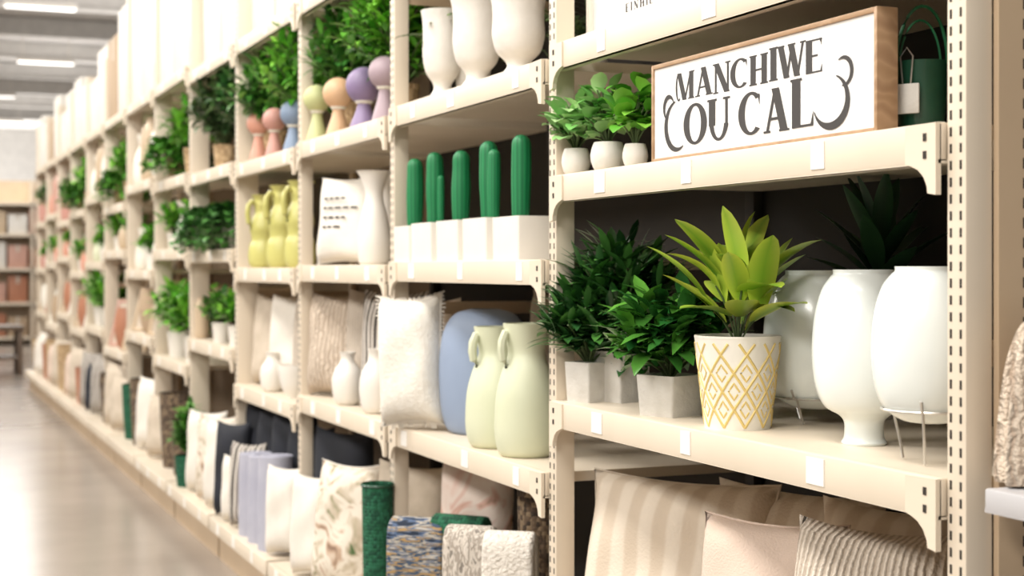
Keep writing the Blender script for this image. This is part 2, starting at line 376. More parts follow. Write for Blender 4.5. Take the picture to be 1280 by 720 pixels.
# ------------------------------------------------------------ foliage
def leaf(bm, base, yaw, pitch, Ln, W, droop, segs=5, cup=.25, tone=.5, etone=0, shape=1.0, ruffle=0, pw=.8):
    ly = bm.verts.layers.float_color['tone']
    p = Vector(base); el = pitch; d = Vector((math.cos(yaw), math.sin(yaw), 0)); side = Vector((-d.y, d.x, 0)); up = Vector((0, 0, 1)); prev = None
    for i in range(segs+1):
        t = i/segs
        w = W*(math.sin(PI*min(1, t**shape*.97+.03)))**pw if i < segs else W*.03
        nrm = -d*math.sin(el)+up*math.cos(el)
        rf = ruffle*W*random.uniform(-1, 1) if ruffle else 0
        row = [bm.verts.new(p-side*w+nrm*(cup*w+rf)), bm.verts.new(p), bm.verts.new(p+side*w+nrm*(cup*w-rf))]
        for q, v in enumerate(row):
            tt = tone+(etone if q != 1 else 0); v[ly] = (tt, tt, tt, 1)
        if prev:
            bm.faces.new((prev[0], prev[1], row[1], row[0])); bm.faces.new((prev[1], prev[2], row[2], row[1]))
        prev = row
        p = p+(d*math.cos(el)+up*math.sin(el))*(Ln/segs); el -= droop/segs
def f_bush(R, H, n, Ln, W, seed, per=7, low=.15, droop=.5, lift=0, et=None, segs=4, pw=.8, ys=1.6):
    rd = random.Random(seed); random.seed(seed); bm = nb(); st = nb()
    for i in range(n):
        a = i*2.39996+rd.uniform(-.3, .3); u = math.sqrt((i+.5)/n); rad = R*u*.78
        hh = H*(low+(1-low)*math.sqrt(max(0, 1-u*u*.85)))*rd.uniform(.8, 1.0)
        e = Vector((rad*math.cos(a), rad*math.sin(a), hh)); c = Vector((rad*.35*math.cos(a), rad*.35*math.sin(a), hh*.65))
        pts = [(1-t)**2*Vector((0, 0, 0))+2*t*(1-t)*c+t*t*e for t in (0, .25, .5, .75, 1)]
        tube(st, pts, .0025, 4)
        for k in range(per):
            t = .3+.7*(k+.6)/per; p = (1-t)**2*Vector((0, 0, 0))+2*t*(1-t)*c+t*t*e
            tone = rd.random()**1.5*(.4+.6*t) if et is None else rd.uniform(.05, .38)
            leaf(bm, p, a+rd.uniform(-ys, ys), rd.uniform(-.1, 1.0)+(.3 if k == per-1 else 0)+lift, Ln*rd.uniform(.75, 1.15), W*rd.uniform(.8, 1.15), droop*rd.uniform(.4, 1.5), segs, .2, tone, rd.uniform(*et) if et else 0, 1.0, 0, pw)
    return bm, st
def f_fern(R, H, n, seed, pin=11, pl=.06, pw=.008, el0=1.35, dr=1.7):
    rd = random.Random(seed); bm = nb(); st = nb()
    for i in range(n):
        a = i*2.39996+rd.uniform(-.4, .4); el = el0*rd.uniform(.6, 1.05); Ln = math.hypot(R, H)*rd.uniform(.75, 1.1); droop = dr*rd.uniform(.6, 1.1)
        p = Vector((0, 0, 0)); d = Vector((math.cos(a), math.sin(a), 0)); pts = [p.copy()]; tone = rd.random()
        for k in range(pin):
            p = p+(d*math.cos(el)+Vector((0, 0, 1))*math.sin(el))*(Ln/pin); el -= droop/pin; pts.append(p.copy())
            t = (k+1)/pin
            if t > .15:
                l = pl*math.sin(PI*(.12+.86*t))**.7
                for sg in (-1, 1): leaf(bm, p, a+sg*1.1, el*.5+.1, l, pw, .5, 3, .1, tone*.6+t*.4*rd.random())
        leaf(bm, p, a, el, pl*.6, pw, .4, 3, .1, tone)
        tube(st, pts, .002, 4)
    return bm, st
def f_rosette(n, Ln, W, H, seed, p0=.5, p1=.9, dr=.75, e=(.30, .55), top=.22, a0=.5, cup=.22, pw=.8, spread=.60, jit=.1, tone=.5):
    rd = random.Random(seed); bm = nb(); st = nb(); tube(st, [(0, 0, -.02), (0, 0, H*.3), (.004, 0, H*(spread+.02))], .009, 8)
    for i in range(n):
        t = i/(n-1); a = i*2.39996+a0+rd.uniform(-jit, jit)*2
        leaf(bm, (.006*math.cos(a), .006*math.sin(a), H*(.02+spread*t)), a, p0+p1*t**1.1+rd.uniform(-jit, jit), Ln*(1-top*t)*rd.uniform(.88, 1.12), W*(1-.2*t)*rd.uniform(.9, 1.1), dr*(1-.8*t), 10, cup, rd.uniform(.02, tone), rd.uniform(*e), .95, 0, pw)
    return bm, st
def f_ivy(R, H, n, drop, seed, Ln=.05):
    rd = random.Random(seed); bm = nb(); st = nb()
    for i in range(n):
        a = rd.uniform(0, 2*PI); rad = R*rd.uniform(.5, 1); dp = drop*rd.uniform(.2, 1)
        p0 = Vector((0, 0, 0)); p1 = Vector((rad*.6*math.cos(a), rad*.6*math.sin(a), H)); p2 = Vector((rad*math.cos(a), rad*math.sin(a), -dp))
        pts = [(1-t)**2*p0+2*t*(1-t)*p1+t*t*p2 for t in [k/6 for k in range(7)]]
        tube(st, pts, .0015, 4)
        for k in range(12):
            t = .15+.85*k/11; p = (1-t)**2*p0+2*t*(1-t)*p1+t*t*p2
            leaf(bm, p, a+rd.uniform(-1.5, 1.5), rd.uniform(-.3, .8), Ln*rd.uniform(.7, 1.2), Ln*.34, .8, 3, .2, rd.random())
    return bm, st
def square_pot(w, h, tap=.9, kx=1):
    bm = nb(); r = bmesh.ops.create_cube(bm, size=1)
    for v in r['verts']:
        k = tap if v.co.z < 0 else 1
        v.co = Vector((v.co.x*w*k, v.co.y*w*k, (v.co.z+.5)*h))
    es = [e for e in bm.edges if abs(e.verts[0].co.z-e.verts[1].co.z) > h*.5]
    bmesh.ops.bevel(bm, geom=es, offset=w*.06, segments=3, affect='EDGES', profile=.5)
    top = [f for f in bm.faces if f.normal.z > .9]; bmesh.ops.inset_region(bm, faces=top, thickness=w*.07)
    top = max(bm.faces, key=lambda f: (f.calc_center_median().z, f.calc_area() if abs(f.calc_center_median().x) < 1e-4 and abs(f.calc_center_median().y) < 1e-4 else -1))
    for v in top.verts: v.co.z -= h*.12
    for v in bm.verts: v.co.x *= kx
    return bm
def planted(bay, X, s, z, pot, pw, ph, pmat, fol, fmat, label, name='potted_plant', cat='plant', group=None, rz=0, square=False, stem='stem'):
    t = thing(name, label, cat, (X, s, z), rz, group)
    if square:
        part('pot', square_pot(pw, ph), M[pmat], t); bm = nb(); box(bm, -pw*.41, pw*.41, -pw*.41, pw*.41, ph*.84, ph*.90); part('soil', bm, M['soil'], t)
    else:
        part('pot', vase_bm(pot, pw/2, ph, .005), M[pmat], t)
        bm = nb(); top = PR[pot][-1][0]*pw/2*.9; lathe(bm, [(0, ph*.84), (top, ph*.84), (top*.98, ph*.88), (0, ph*.9)], 20); part('soil', bm, M['soil'], t)
    fb, sb = fol
    o = part('foliage', fb, M[fmat], t, 180); o.location.z = ph*.87
    o = part('stems', sb, M[stem], t); o.location.z = ph*.87
    return t
# ------------------------------------------------------------ cushions
def pillow_bm(w, h, t, seed=0, n=18):
    rd = random.Random(seed); bm = nb(); ph = [rd.uniform(0, 6) for _ in range(6)]; g = {}
    def P(u, v, sg):
        x = w/2*u*(1-.09*(1-v*v)*u*u); z = h/2*v*(1-.09*(1-u*u)*v*v)
        b = ((1-u**4)*(1-v**4))**.5 if abs(u) < 1 and abs(v) < 1 else 0
        wr = .08*b*(math.sin(5*u+ph[0]+2*v)+math.sin(6*v+ph[1]-3*u)*.7)
        return Vector((x, sg*t/2*(b*(1-.15*v)+wr), z+h/2))
    for sg in (1, -1):
        for i in range(n+1):
            for j in range(n+1):
                edge = i in (0, n) or j in (0, n)
                key = (i, j, 0 if edge else sg)
                if key not in g: g[key] = bm.verts.new(P(2*i/n-1, 2*j/n-1, sg))
    for sg in (1, -1):
        for i in range(n):
            for j in range(n):
                q = [(i, j), (i+1, j), (i+1, j+1), (i, j+1)]
                vs = [g[(a, b, 0 if (a in (0, n) or b in (0, n)) else sg)] for a, b in q]
                bm.faces.new(vs if sg < 0 else vs[::-1])
    return bm
def edge_pts(w, h, n):
    pts = []
    for k in range(n): pts.append((-1+2*k/n, -1))
    for k in range(n): pts.append((1, -1+2*k/n))
    for k in range(n): pts.append((1-2*k/n, 1))
    for k in range(n): pts.append((-1, 1-2*k/n))
    return [(w/2*u*(1-.09*(1-v*v)*u*u), 0, h/2*v*(1-.09*(1-u*u)*v*v)+h/2) for u, v in pts]
def piping_bm(w, h): return tube(nb(), edge_pts(w, h, 10), .0035, 6, True)
def fringe_bm(w, h, ln=.014):
    bm = nb(); rd = random.Random(8); c = Vector((0, 0, h/2))
    tube(bm, edge_pts(w, h, 10), .0035, 5, True)
    for p in edge_pts(w, h, 36):
        p = Vector(p)
        if p.z < .01: continue
        d = (p-c); d = Vector((d.x/(w/2), 0, d.z/(h/2))); d = Vector((math.copysign(abs(d.x)**5, d.x), rd.uniform(-.35, .35), math.copysign(abs(d.z)**5, d.z))).normalized()
        tube(bm, [p, p+d*ln*.6+Vector((0, 0, -.001)), p+d*ln*rd.uniform(.8, 1.2)+Vector((0, 0, -.005))], .0022, 4)
    return bm
SEED = [0]
def pillow_at(X, s, z, w, h, t, rz, m, label, lean=.12, pip=None, name='cushion', group=None, roll=0):
    SEED[0] += 1
    o = solo(name, mk(pillow_bm(w, h, t, SEED[0]), M[m], name, 70), label, 'cushion', (X, s, z+.003+abs(math.sin(roll))*w/2), 0, group)
    o.rotation_euler = (-lean, roll, rz)
    if pip: part('piping', piping_bm(w, h), M[pip], o, 80)
    return o
def pillow(bay, px, X, z, ytop, w, rz, m, label, t=.12, lean=.12, xmin=1.46, pip=None, group=None, roll=0):
    hw = abs(math.sin(rz))*w/2*.9
    X, s = fit(px, X, bay, hw*.6, -9); X = max(X, xmin+t*.5)
    return pillow_at(X, s, z, w, (z_at(ytop, X, s)-z)/math.cos(lean), t, rz, m, label, lean, pip, group=group, roll=roll)

# ------------------------------------------------------------ lettering
def lettering(B_=1.0):
    bm = nb()
    lay = [0]
    def poly(pts):
        lay[0] += 1
        bm.faces.new([bm.verts.new((x, -.000004*lay[0], y)) for x, y in pts])
    def word(txt, x0, y0, h, kx=1.0, gap=.10, jit=0):
        x = x0; rj = random.Random(3); h0 = h; yy = y0
        for ch in txt:
            h = h0*(1+jit*rj.uniform(-1, 1)); y0 = yy+h0*jit*.5*rj.uniform(-1, 1)
            def q(pts): poly([(x+a*h*kx, y0+b*h) for a, b in pts])
            def st(ax, ay, bx, by, w): w *= B_; q([(ax-w/2, ay), (bx-w/2, by), (bx+w/2, by), (ax+w/2, ay)])
            def se(xc, y, w=.26): q([(xc-w/2, y), (xc+w/2, y), (xc+w/2, y+.05), (xc-w/2, y+.05)])
            def ring(cx, rx, ri, a0, a1, n=28):
                for k in range(n):
                    p = [a0+(a1-a0)*k/n, a0+(a1-a0)*(k+1)/n]
                    q([(cx+rx*math.cos(p[0]), .5+.52*math.sin(p[0])), (cx+rx*math.cos(p[1]), .5+.52*math.sin(p[1])), (cx+ri*math.cos(p[1]), .5+.45*math.sin(p[1])), (cx+ri*math.cos(p[0]), .5+.45*math.sin(p[0]))])
            if ch == 'M': st(.16, 1, .45, 0, .19); st(.77, 1, .47, 0, .07); st(.80, 0, .80, 1, .19); ring(.14, .17, .08, R(90), R(300), 14); se(.8, 0, .32); se(.84, .95, .26); w = .98
            elif ch == 'A': st(.12, 0, .40, 1, .075); st(.40, 1, .70, 0, .21); q([(.2, .28), (.62, .28), (.6, .34), (.22, .34)]); se(.12, 0, .24); se(.7, 0, .34); w = .86
            elif ch == 'N': st(.14, 0, .14, 1, .075); st(.16, 1, .66, 0, .21); st(.70, 0, .70, 1, .075); se(.14, 0, .24); se(.7, .95, .24); se(.1, .95, .2); w = .84
            elif ch == 'H': st(.17, 0, .17, 1, .2); st(.66, 0, .66, 1, .2); q([(.2, .47), (.6, .47), (.6, .53), (.2, .53)]); se(.17, 0, .34); se(.17, .95, .34); se(.66, 0, .34); se(.66, .95, .34); w = .84
            elif ch == 'I': st(.18, 0, .18, 1, .2); se(.18, 0, .34); se(.18, .95, .34); w = .36
            elif ch == 'W': st(.12, 1, .36, 0, .19); st(.56, 1, .38, 0, .07); st(.52, 1, .76, 0, .19); st(.98, 1, .78, 0, .07); se(.12, .95, .3); se(.55, .95, .3); se(.98, .95, .22); w = 1.08
            elif ch == 'E': st(.17, 0, .17, 1, .2); se(.36, 0, .6); se(.36, .95, .6); q([(.2, .48), (.5, .48), (.5, .54), (.2, .54)]); q([(.58, 0), (.66, 0), (.66, .26)]); q([(.56, 1), (.64, 1), (.64, .76)]); w = .68
            elif ch == 'O': ring(.46, .48, .24, 0, 2*PI); w = .92
            elif ch == 'U': st(.17, .36, .17, 1, .21); st(.72, .36, .72, 1, .08); se(.17, .95, .36); se(.72, .95, .26); ring(.43, .375, .21, R(195), R(345), 16); w = .88
            elif ch == 'C': ring(.46, .48, .24, R(48), R(312)); q([(.69, .94), (.77, .94), (.77, .66)]); w = .84
            elif ch == 'L': st(.17, 0, .17, 1, .21); se(.36, 0, .6); se(.17, .95, .34); q([(.58, 0), (.67, 0), (.67, .32)]); w = .70
            else: w = .24
            x += (w+gap)*h0*kx
        return x
    def swash(cx, cy, rx, rz_, a0, a1, th):
        n = 24
        for k in range(n):
            a, b = a0+(a1-a0)*k/n, a0+(a1-a0)*(k+1)/n
            wa, wb = th*math.sin(PI*k/n)+.001, th*math.sin(PI*(k+1)/n)+.001
            poly([(cx+(rx+wa)*math.cos(a), cy+(rz_+wa)*math.sin(a)), (cx+(rx+wb)*math.cos(b), cy+(rz_+wb)*math.sin(b)), (cx+(rx-wb)*math.cos(b), cy+(rz_-wb)*math.sin(b)), (cx+(rx-wa)*math.cos(a), cy+(rz_-wa)*math.sin(a))])
    return bm, word, swash, poly

# ================================================================= BAY 0
t = thing('knit_throw', 'tan cable knit throw hanging at the right edge of the photo', 'throw', (1.555, 1.765, 1.034), R(-40))
def drape(a, zz): return 1+.14*math.sin(7*a)+.06*math.sin(13*a+1)
part('cloth', lathe(nb(), smooth([(.060, 0), (.062, .02), (.057, .09), (.048, .17), (.033, .225), (.014, .247), (.004, .252)], 4)+[(0, .252)], 80, 0, 0, 0, .75, drape), M['knit'], t, 80)
bm = nb(); tube(bm, [(0, 0, .245), (0, 0, .27), (.008, .01, .283), (.014, .03, .281), (.014, .05, .275)], .002, 6); part('hook', bm, M['wire'], t)

# ================================================================= BAY 1
Xp = 1.58; sa, sb = s_at(738, Xp), s_at(905, Xp)
t = thing('wall_plaque', 'white framed plaque with small dark letters, cut off by the top edge', 'sign', (Xp, (sa+sb)/2, 1.887), R(-90))
Wp = sa-sb
bm = nb(); box(bm, -Wp/2+.012, Wp/2-.012, .0, .01, .008, .33); part('board', bm, M['board'], t)
bm = nb()
for x in (-Wp/2, Wp/2-.014): box(bm, x, x+.014, -.012, .018, 0, .34, .002)
for z in (0, .326): box(bm, -Wp/2, Wp/2, -.012, .018, z, z+.014, .002)
part('frame', bm, M['cream'], t)
bm, word, sw, poly = lettering(1.0); word('EINHIE', -.13, .06, .02, 1.4, .25)
o = part('lettering', bm, M['ink'], t); o.location.y = -.001
Xf = 1.487; sa, sb = s_at(814, Xf), s_at(1096, Xf); Wp = sa-sb; Hp = .207; Xs = Xf+.021
t = thing('wooden_sign', 'white sign with large charcoal serif lettering in a slim brown oak frame', 'sign', (Xs, (sa+sb)/2, 1.572), R(-90))
bm = nb(); box(bm, -Wp/2+.006, Wp/2-.006, -.017, -.003, .006, Hp-.006); part('board', bm, M['board'], t)
bm = nb(); fw = .009
for x in (-Wp/2, Wp/2-fw): box(bm, x, x+fw, -.021, .021, 0, Hp, .0012)
for z in (0, Hp-fw): box(bm, -Wp/2+fw, Wp/2-fw, -.021, .021, z, z+fw, .0012)
part('frame', bm, M['oak'], t)
bm, word, sw, poly = lettering(1.18)
word('MANCHIWE', -.296, .121, .058, 1.42, .0, .06)
word('OU CAL', -.262, .028, .083, 1.25, .02, .06)
sw(-.290, .072, .050, .050, R(100), R(300), .0065); sw(.262, .066, .052, .044, R(-160), R(70), .007); sw(.300, .112, .026, .024, R(-95), R(120), .004); sw(-.326, .110, .022, .024, R(20), R(250), .004)
o = part('lettering', bm, M['ink'], t); o.location.y = -.0174
for px, wp, yt, R_, H_, fm, lab, sd in ((720, 36, 186, .085, .125, 'lf_mint', 'pale mint leafy plant in a round stone pot, furthest from the wooden sign', 3), (760, 44, 178, .085, .145, 'lf_mint', 'leafy mint green plant in the largest round pot, middle of the three by the sign', 5), (794, 32, 180, .075, .150, 'lf_bright', 'bright green leafy plant in a small pot touching the wooden sign', 8)):
    X, s, r, h = dims(1, px, 1.52, 1.571, wp, yt)
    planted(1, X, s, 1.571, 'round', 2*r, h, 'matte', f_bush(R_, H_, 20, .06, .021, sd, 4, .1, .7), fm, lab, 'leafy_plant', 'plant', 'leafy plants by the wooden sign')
X, s = fit(1152, 1.60, 1, .045); t = thing('wire_handled_pail', 'bottle green pail with tall wire loop and hanging grey tag, right of the sign', 'pail', (X, s, 1.571), R(-60))
part('body', lathe(nb(), [(0, 0), (.034, 0), (.036, .004), (.044, .12), (.045, .125), (.041, .125), (.033, .01), (0, .01)], 32), M['dgreen'], t)
bm = nb(); tube(bm, [(.045*math.cos(a), 0, .12+.10*math.sin(a)) for a in [PI*k/16 for k in range(17)]], .0028, 6)
tube(bm, [(.037*math.cos(a), -.008, .11+.085*math.sin(a)) for a in [PI*k/16 for k in range(17)]], .002, 6); part('handle', bm, M['greenwire'], t)
bm = nb(); box(bm, -.027, .017, -.052, -.047, .035, .085, .002); part('tag', bm, M['concrete'], t)
bm = nb(); tube(bm, [(-.012, -.05, .085), (-.016, -.05, .13), (-.005, -.049, .145), (.006, -.05, .13), (.002, -.05, .085)], .0015, 5); part('hook', bm, M['wire'], t)
def bush_at(px, X, wp, ypt, R_, H_, n, sd, lab, fm='lf_dark', pm='concrete', Ln=.075, W=.0145, low=0.0, droop=.6, per=10):
    X, s, r, h = dims(1, px, X, 1.03, wp, ypt)
    planted(1, X, s, 1.03, None, 2*r, h, pm, f_bush(R_, H_, n, Ln, W, sd, per, low, droop), fm, lab, 'potted_shrub', 'plant', 'dark shrubs in square pots', R(-70), True)
bush_at(775, 1.86, 56, 438, .18, .29, 75, 11, 'dark spiky shrub in a square pot at the back of the vase shelf', Ln=.09, W=.0105, droop=.3)
bush_at(736, 1.60, 44, 452, .14, .20, 52, 12, 'dark green shrub in a square pot right beside the slotted post', Ln=.085, W=.0115, droop=.4)
bush_at(838, 1.56, 62, 468, .14, .19, 34, 13, 'low shrub with long glossy leaves in a square concrete pot touching the lattice pot', 'lf_gloss', Ln=.105, W=.019, droop=.8, per=9)
bush_at(792, 1.67, 40, 466, .10, .12, 24, 17, 'small dark shrub in a narrow square pot between two larger shrubs', 'lf_gloss', Ln=.08, W=.016)
X, s, r, h = dims(1, 922, 1.565, 1.03, 108, 422)
t = planted(1, X, s, 1.03, 'pot', 2*r, h, 'cream', f_bush(.095, .185, 11, .165, .0300, 26, 3, .12, .55, .42, (.30, .58), 10, .58, 1.0), 'lf_varieg', 'broad leaved green plant with yellow leaf edges in a cream pot with gold diamonds', 'lattice_potted_plant', 'plant')
bm = nb(); nn = 10; KK = 2.3
def pot_pt(x, v, out=0):
    u = v/KK; rr = r*(.76+.22*u)-.0014+out; a = 2*PI*x/nn
    return (rr*math.cos(a), rr*math.sin(a), h*(.03+.92*u))
for k in range(nn):
    for sg in (-1, 1):
        tube(bm, [pot_pt(k+sg*q/30*KK, q/30*KK) for q in range(31)], .0034, 6)
for j in range(1, 5):
    for m2 in range(2*nn):
        if (m2+j) % 2 == 0: continue
        x0, v0 = m2/2, j/2
        if v0 > KK-.35: continue
        ring = []
        for (ax, av), (bx, bv) in (((.23, 0), (0, .23)), ((0, .23), (-.23, 0)), ((-.23, 0), (0, -.23)), ((0, -.23), (.23, 0))):
            for q in range(3): ring.append(pot_pt(x0+ax+(bx-ax)*q/3, v0+av+(bv-av)*q/3))
        tube(bm, ring, .0028, 6, True)
part('lattice', bm, M['gold'], t)
def globe(px, X, wp, yt, kind, lab, ang, ybot=None):
    X, s, r, h = dims(1, px, X, 1.03, wp, yt)
    t = thing('globe_vase', lab, 'vase', (X, s, 1.03), ang, 'white globe vases')
    off = 0
    if ybot:
        off = z_at(ybot, X, s)-1.03; h -= off
        rr = r*.80; zr = off+.085*h
        bm = nb(); tube(bm, [(rr*1.03*math.cos(2*PI*k/32), rr*1.03*math.sin(2*PI*k/32), zr) for k in range(32)], .0026, 6, True); part('stand_ring', bm, M['wire'], t)
        for k in range(3):
            a = PI/6+2*PI/3*k; c, sn = math.cos(a), math.sin(a)
            part('stand_leg', tube(nb(), [(rr*1.30*c, rr*1.30*sn, zr+.020), (rr*1.18*c, rr*1.18*sn, zr+.003), (rr*1.03*c, rr*1.03*sn, zr), (rr*.80*c, rr*.80*sn, off*.45), (rr*.72*c, rr*.72*sn, .0028)], .0026, 6), M['wire'], t)
    o = part('body', vase_bm(kind, r, h, .005, 48), M['globe'], t); o.location.z = off
globe(1022, 1.765, 134, 338, 'egg', 'white globe vase in a wire stand nearest the lattice pot', R(-60), 510)
globe(1080, 1.63, 128, 337, 'orb', 'white globe vase on a short foot, middle of the three on the shelf', R(-40))
globe(1162, 1.575, 142, 333, 'egg', 'white globe vase in a wire stand, partly hidden behind the near slotted post', R(-45), 528)
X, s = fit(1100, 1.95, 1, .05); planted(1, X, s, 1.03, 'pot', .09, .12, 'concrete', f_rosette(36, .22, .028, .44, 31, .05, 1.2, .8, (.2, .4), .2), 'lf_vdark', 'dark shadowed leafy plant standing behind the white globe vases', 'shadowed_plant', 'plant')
z = .48; g = 'cushions under the globe vases'
pillow(1, 835, 1.66, z, 602, .50, R(-58), 'stripe', 'wide beige striped cushion nearest the slotted post', .18, .2, pip='pillow_g', group=g)
pillow(1, 990, 1.87, z, 612, .46, R(-68), 'stripe', 'beige striped cushion at the back behind the blush cushion', .15, .08, group=g)
pillow(1, 1110, 1.90, z, 634, .36, R(-68), 'stripe', 'striped cushion at the back behind the ribbed cushion', .14, .08, group=g)
pillow(1, 950, 1.57, z, 656, .31, R(-56), 'pillow_p', 'plain blush cushion in front of the striped cushions', .18, .2, pip='pillow_p', group=g)
pillow(1, 1078, 1.58, z, 664, .33, R(-60), 'knit_z', 'finely ribbed knit cushion at the front right under the shelf', .18, .2, group=g)

# ================================================================= BAY 2
g = 'white goblet planters'
for px, w_, yt, lab in ((553, 54, 14, 'white goblet planter furthest from the slotted post, third in the row'), (596, 66, 0, 'white goblet planter in the middle of the row of three'), (648, 72, -6, 'white goblet planter beside the slotted post')):
    vase(2, px, 1.56, 1.86, 'goblet', w_, yt, 'matte', lab, 'goblet_planter', 'planter', g)
for X, s, lab, sd in ((1.66, 4.42, 'blue-green fern behind the first goblet planters', 41), (1.86, 4.0, 'dim fern at the back between the goblet planters', 42)):
    planted(2, X, s, 1.86, 'pot', .12, .14, 'concrete', f_fern(.13, .20, 18, sd, 10, .05, .007), 'lf_olive', lab, 'potted_fern', 'plant')
labs = ['first green cactus from the far post, in a white trough pot', 'second green cactus from the far post, with a thin side arm', 'middle green cactus of the five, in a white trough pot', 'fourth green cactus from the far post, with a thick side arm', 'green cactus beside the near slotted post, tallest of the five']
for i, (px, yt, yp, two) in enumerate(((512, 198, 283, 0), (544, 190, 279, 1), (577, 188, 276, 0), (612, 176, 273, 2), (652, 168, 271, 0))):
    X, s = fit(px, 1.53, 2, .05); s = min(s, 4.57)
    t = thing('potted_cactus', labs[i], 'cactus', (X, s, 1.37), R(-90), 'green cacti in white pots')
    k = scale_at(X, s); ph = z_at(yp, X, s)-1.37; tp = z_at(yt, X, s)-1.37; pw = .098; kx = 1.55 if i == 0 else 1.9
    part('pot', square_pot(pw, ph, .98, kx), M['white'], t)
    bm = nb(); box(bm, -pw*.41*kx, pw*.41*kx, -pw*.41, pw*.41, ph*.84, ph*.9); part('soil', bm, M['soil'], t)
    def column(x, y, r, z0, z1, seed):
        bm = nb(); ly = bm.verts.layers.float_color['tone']; nr = 12; seg = nr*6; rd = random.Random(seed); L_ = z1-z0
        prof = smooth([(r*.84, z0), (r*rd.uniform(.9, .97), z0+L_*.25), (r*rd.uniform(.98, 1.05), z0+L_*.5), (r*rd.uniform(.95, 1.02), z0+L_*.75), (r*.94, z1-r*.9), (r*.76, z1-r*.38), (r*.42, z1-r*.08)], 3)+[(0, z1)]
        ph_ = rd.uniform(0, 6)
        lathe(bm, prof, seg, x, y, 0, 1, lambda a, z: 1+.008*math.cos(nr*a)+.045*math.cos(a+ph_+z*14))
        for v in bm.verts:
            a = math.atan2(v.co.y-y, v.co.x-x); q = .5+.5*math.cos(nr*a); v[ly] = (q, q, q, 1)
        return bm
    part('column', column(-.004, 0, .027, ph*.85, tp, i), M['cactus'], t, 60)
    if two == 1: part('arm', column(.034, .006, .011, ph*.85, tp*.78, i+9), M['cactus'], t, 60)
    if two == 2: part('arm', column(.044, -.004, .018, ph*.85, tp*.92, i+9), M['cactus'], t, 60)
z = .85
o = pillow_at(1.485, 4.47, z, .23, .405, .13, R(-50), 'slub', 'ivory cushion with fringed edge jutting past the shelf beside the blue vase', .05, None, roll=R(-4))
part('fringe', fringe_bm(.23, .405), M['pillow_w'], o, 80)
pillow_at(1.90, 4.30, z, .36, .43, .10, R(-80), 'pillow_g', 'oatmeal cushion standing behind the blue rounded vase', .05)
X, s = 1.65, 4.29
o = solo('rounded_vase', mk(vase_bm('ovoid', .155, z_at(386, X, s)-z, .006, 44, .7), M['blue'], 'rounded_vase'), 'wide rounded grey-blue vase between the ivory cushion and green jugs', 'vase', (X, s, z), R(-58))
def jug(bay, px, X, z, kind, w_, yt, m_, lab, g, ang):
    X, s, r, h = dims(bay, px, X, z, w_, yt)
    t = thing('ceramic_jug', lab, 'jug', (X, s, z), ang, g)
    part('body', vase_bm(kind, r, h, .006, 40, 1, lambda a, zz: 1+.28*max(0, (zz/h-.84)/.16)*math.exp(-((a-PI)/.5)**2)), M[m_], t)
    bm = nb()
    if kind == 'jug': tube(bm, [(r*.58, 0, h*.93), (r*.74, 0, h*.93), (r*.84, 0, h*.87), (r*.86, 0, h*.80), (r*.82, 0, h*.73), (r*.66, 0, h*.68)], [.009, .012, .013, .013, .012, .010], 8)
    else: tube(bm, [(r*.54, 0, h*.87), (r*.86, 0, h*.91), (r*1.10, 0, h*.85), (r*1.16, 0, h*.74), (r*1.08, 0, h*.62), (r*.82, 0, h*.54)], [.0096, .012, .012, .012, .012, .0096], 8)
    part('handle', bm, M[m_], t)
for px, w_, yt, lab in ((617, 78, 408, 'pale green jug touching the grey-blue vase'), (655, 80, 404, 'pale green jug beside the slotted post')):
    jug(2, px, 1.55, z, 'jug', w_, yt, 'celadon', lab, 'pale green jugs', R(-175))
z = .2
pillow_at(1.64, 4.36, z, .28, .57, .13, R(-62), 'floral', 'blush floral cushion standing behind the folded textiles', .03)
def folded(w, d, h, layers):
    bm = nb(); th = h/layers; path = []
    for k in range(layers):
        zc = th*(k+.5); a, b = (-d/2+th*.5, d/2-th*.5); ys = (b, a) if k % 2 == 0 else (a, b)
        path.append((ys[0], zc)); path.append(((ys[0]+ys[1])/2, zc+.003)); path.append((ys[1], zc))
        if k < layers-1:
            sg = -1 if k % 2 == 0 else 1
            for q in range(1, 6): path.append((ys[1]+sg*th*.5*math.sin(PI*q/6), zc+th*(.5-.5*math.cos(PI*q/6))))
    hw = th*.47; L_, R_ = [], []
    for i, p in enumerate(path):
        a = path[max(i-1, 0)]; b = path[min(i+1, len(path)-1)]; dx, dz = b[0]-a[0], b[1]-a[1]; ln = math.hypot(dx, dz) or 1
        nx, nz_ = -dz/ln, dx/ln; L_.append((p[0]+nx*hw, p[1]+nz_*hw)); R_.append((p[0]-nx*hw, p[1]-nz_*hw))
    xs = [(-w/2, .80), (-w/2+hw*.2, .97), (-w/2+hw*.5, 1), (w/2-hw*.5, 1), (w/2-hw*.2, .97), (w/2, .80)]; V = []
    for i in range(len(path)):
        ring = []
        cy, cz = path[i]
        for x, k in xs: ring.append(bm.verts.new((x, cy+(L_[i][0]-cy)*k, max(cz+(L_[i][1]-cz)*k, 0))))
        for x, k in reversed(xs): ring.append(bm.verts.new((x, cy+(R_[i][0]-cy)*k, max(cz+(R_[i][1]-cz)*k, 0))))
        V.append(ring)
    n = len(V[0])
    for A, Bq in zip(V, V[1:]):
        for a in range(n): bm.faces.new((A[a], A[(a+1) % n], Bq[(a+1) % n], Bq[a]))
    bm.faces.new(V[0]); bm.faces.new(list(reversed(V[-1])))
    return bm
def hung_fold(w, h, th):
    bm = folded(w, h, th, 2)
    for v in bm.verts:
        v.co = Vector((v.co.x, v.co.z-th/2, -v.co.y+h/2))
        v.co.y += .006*math.sin(v.co.x*38+v.co.z*9)
    return bm
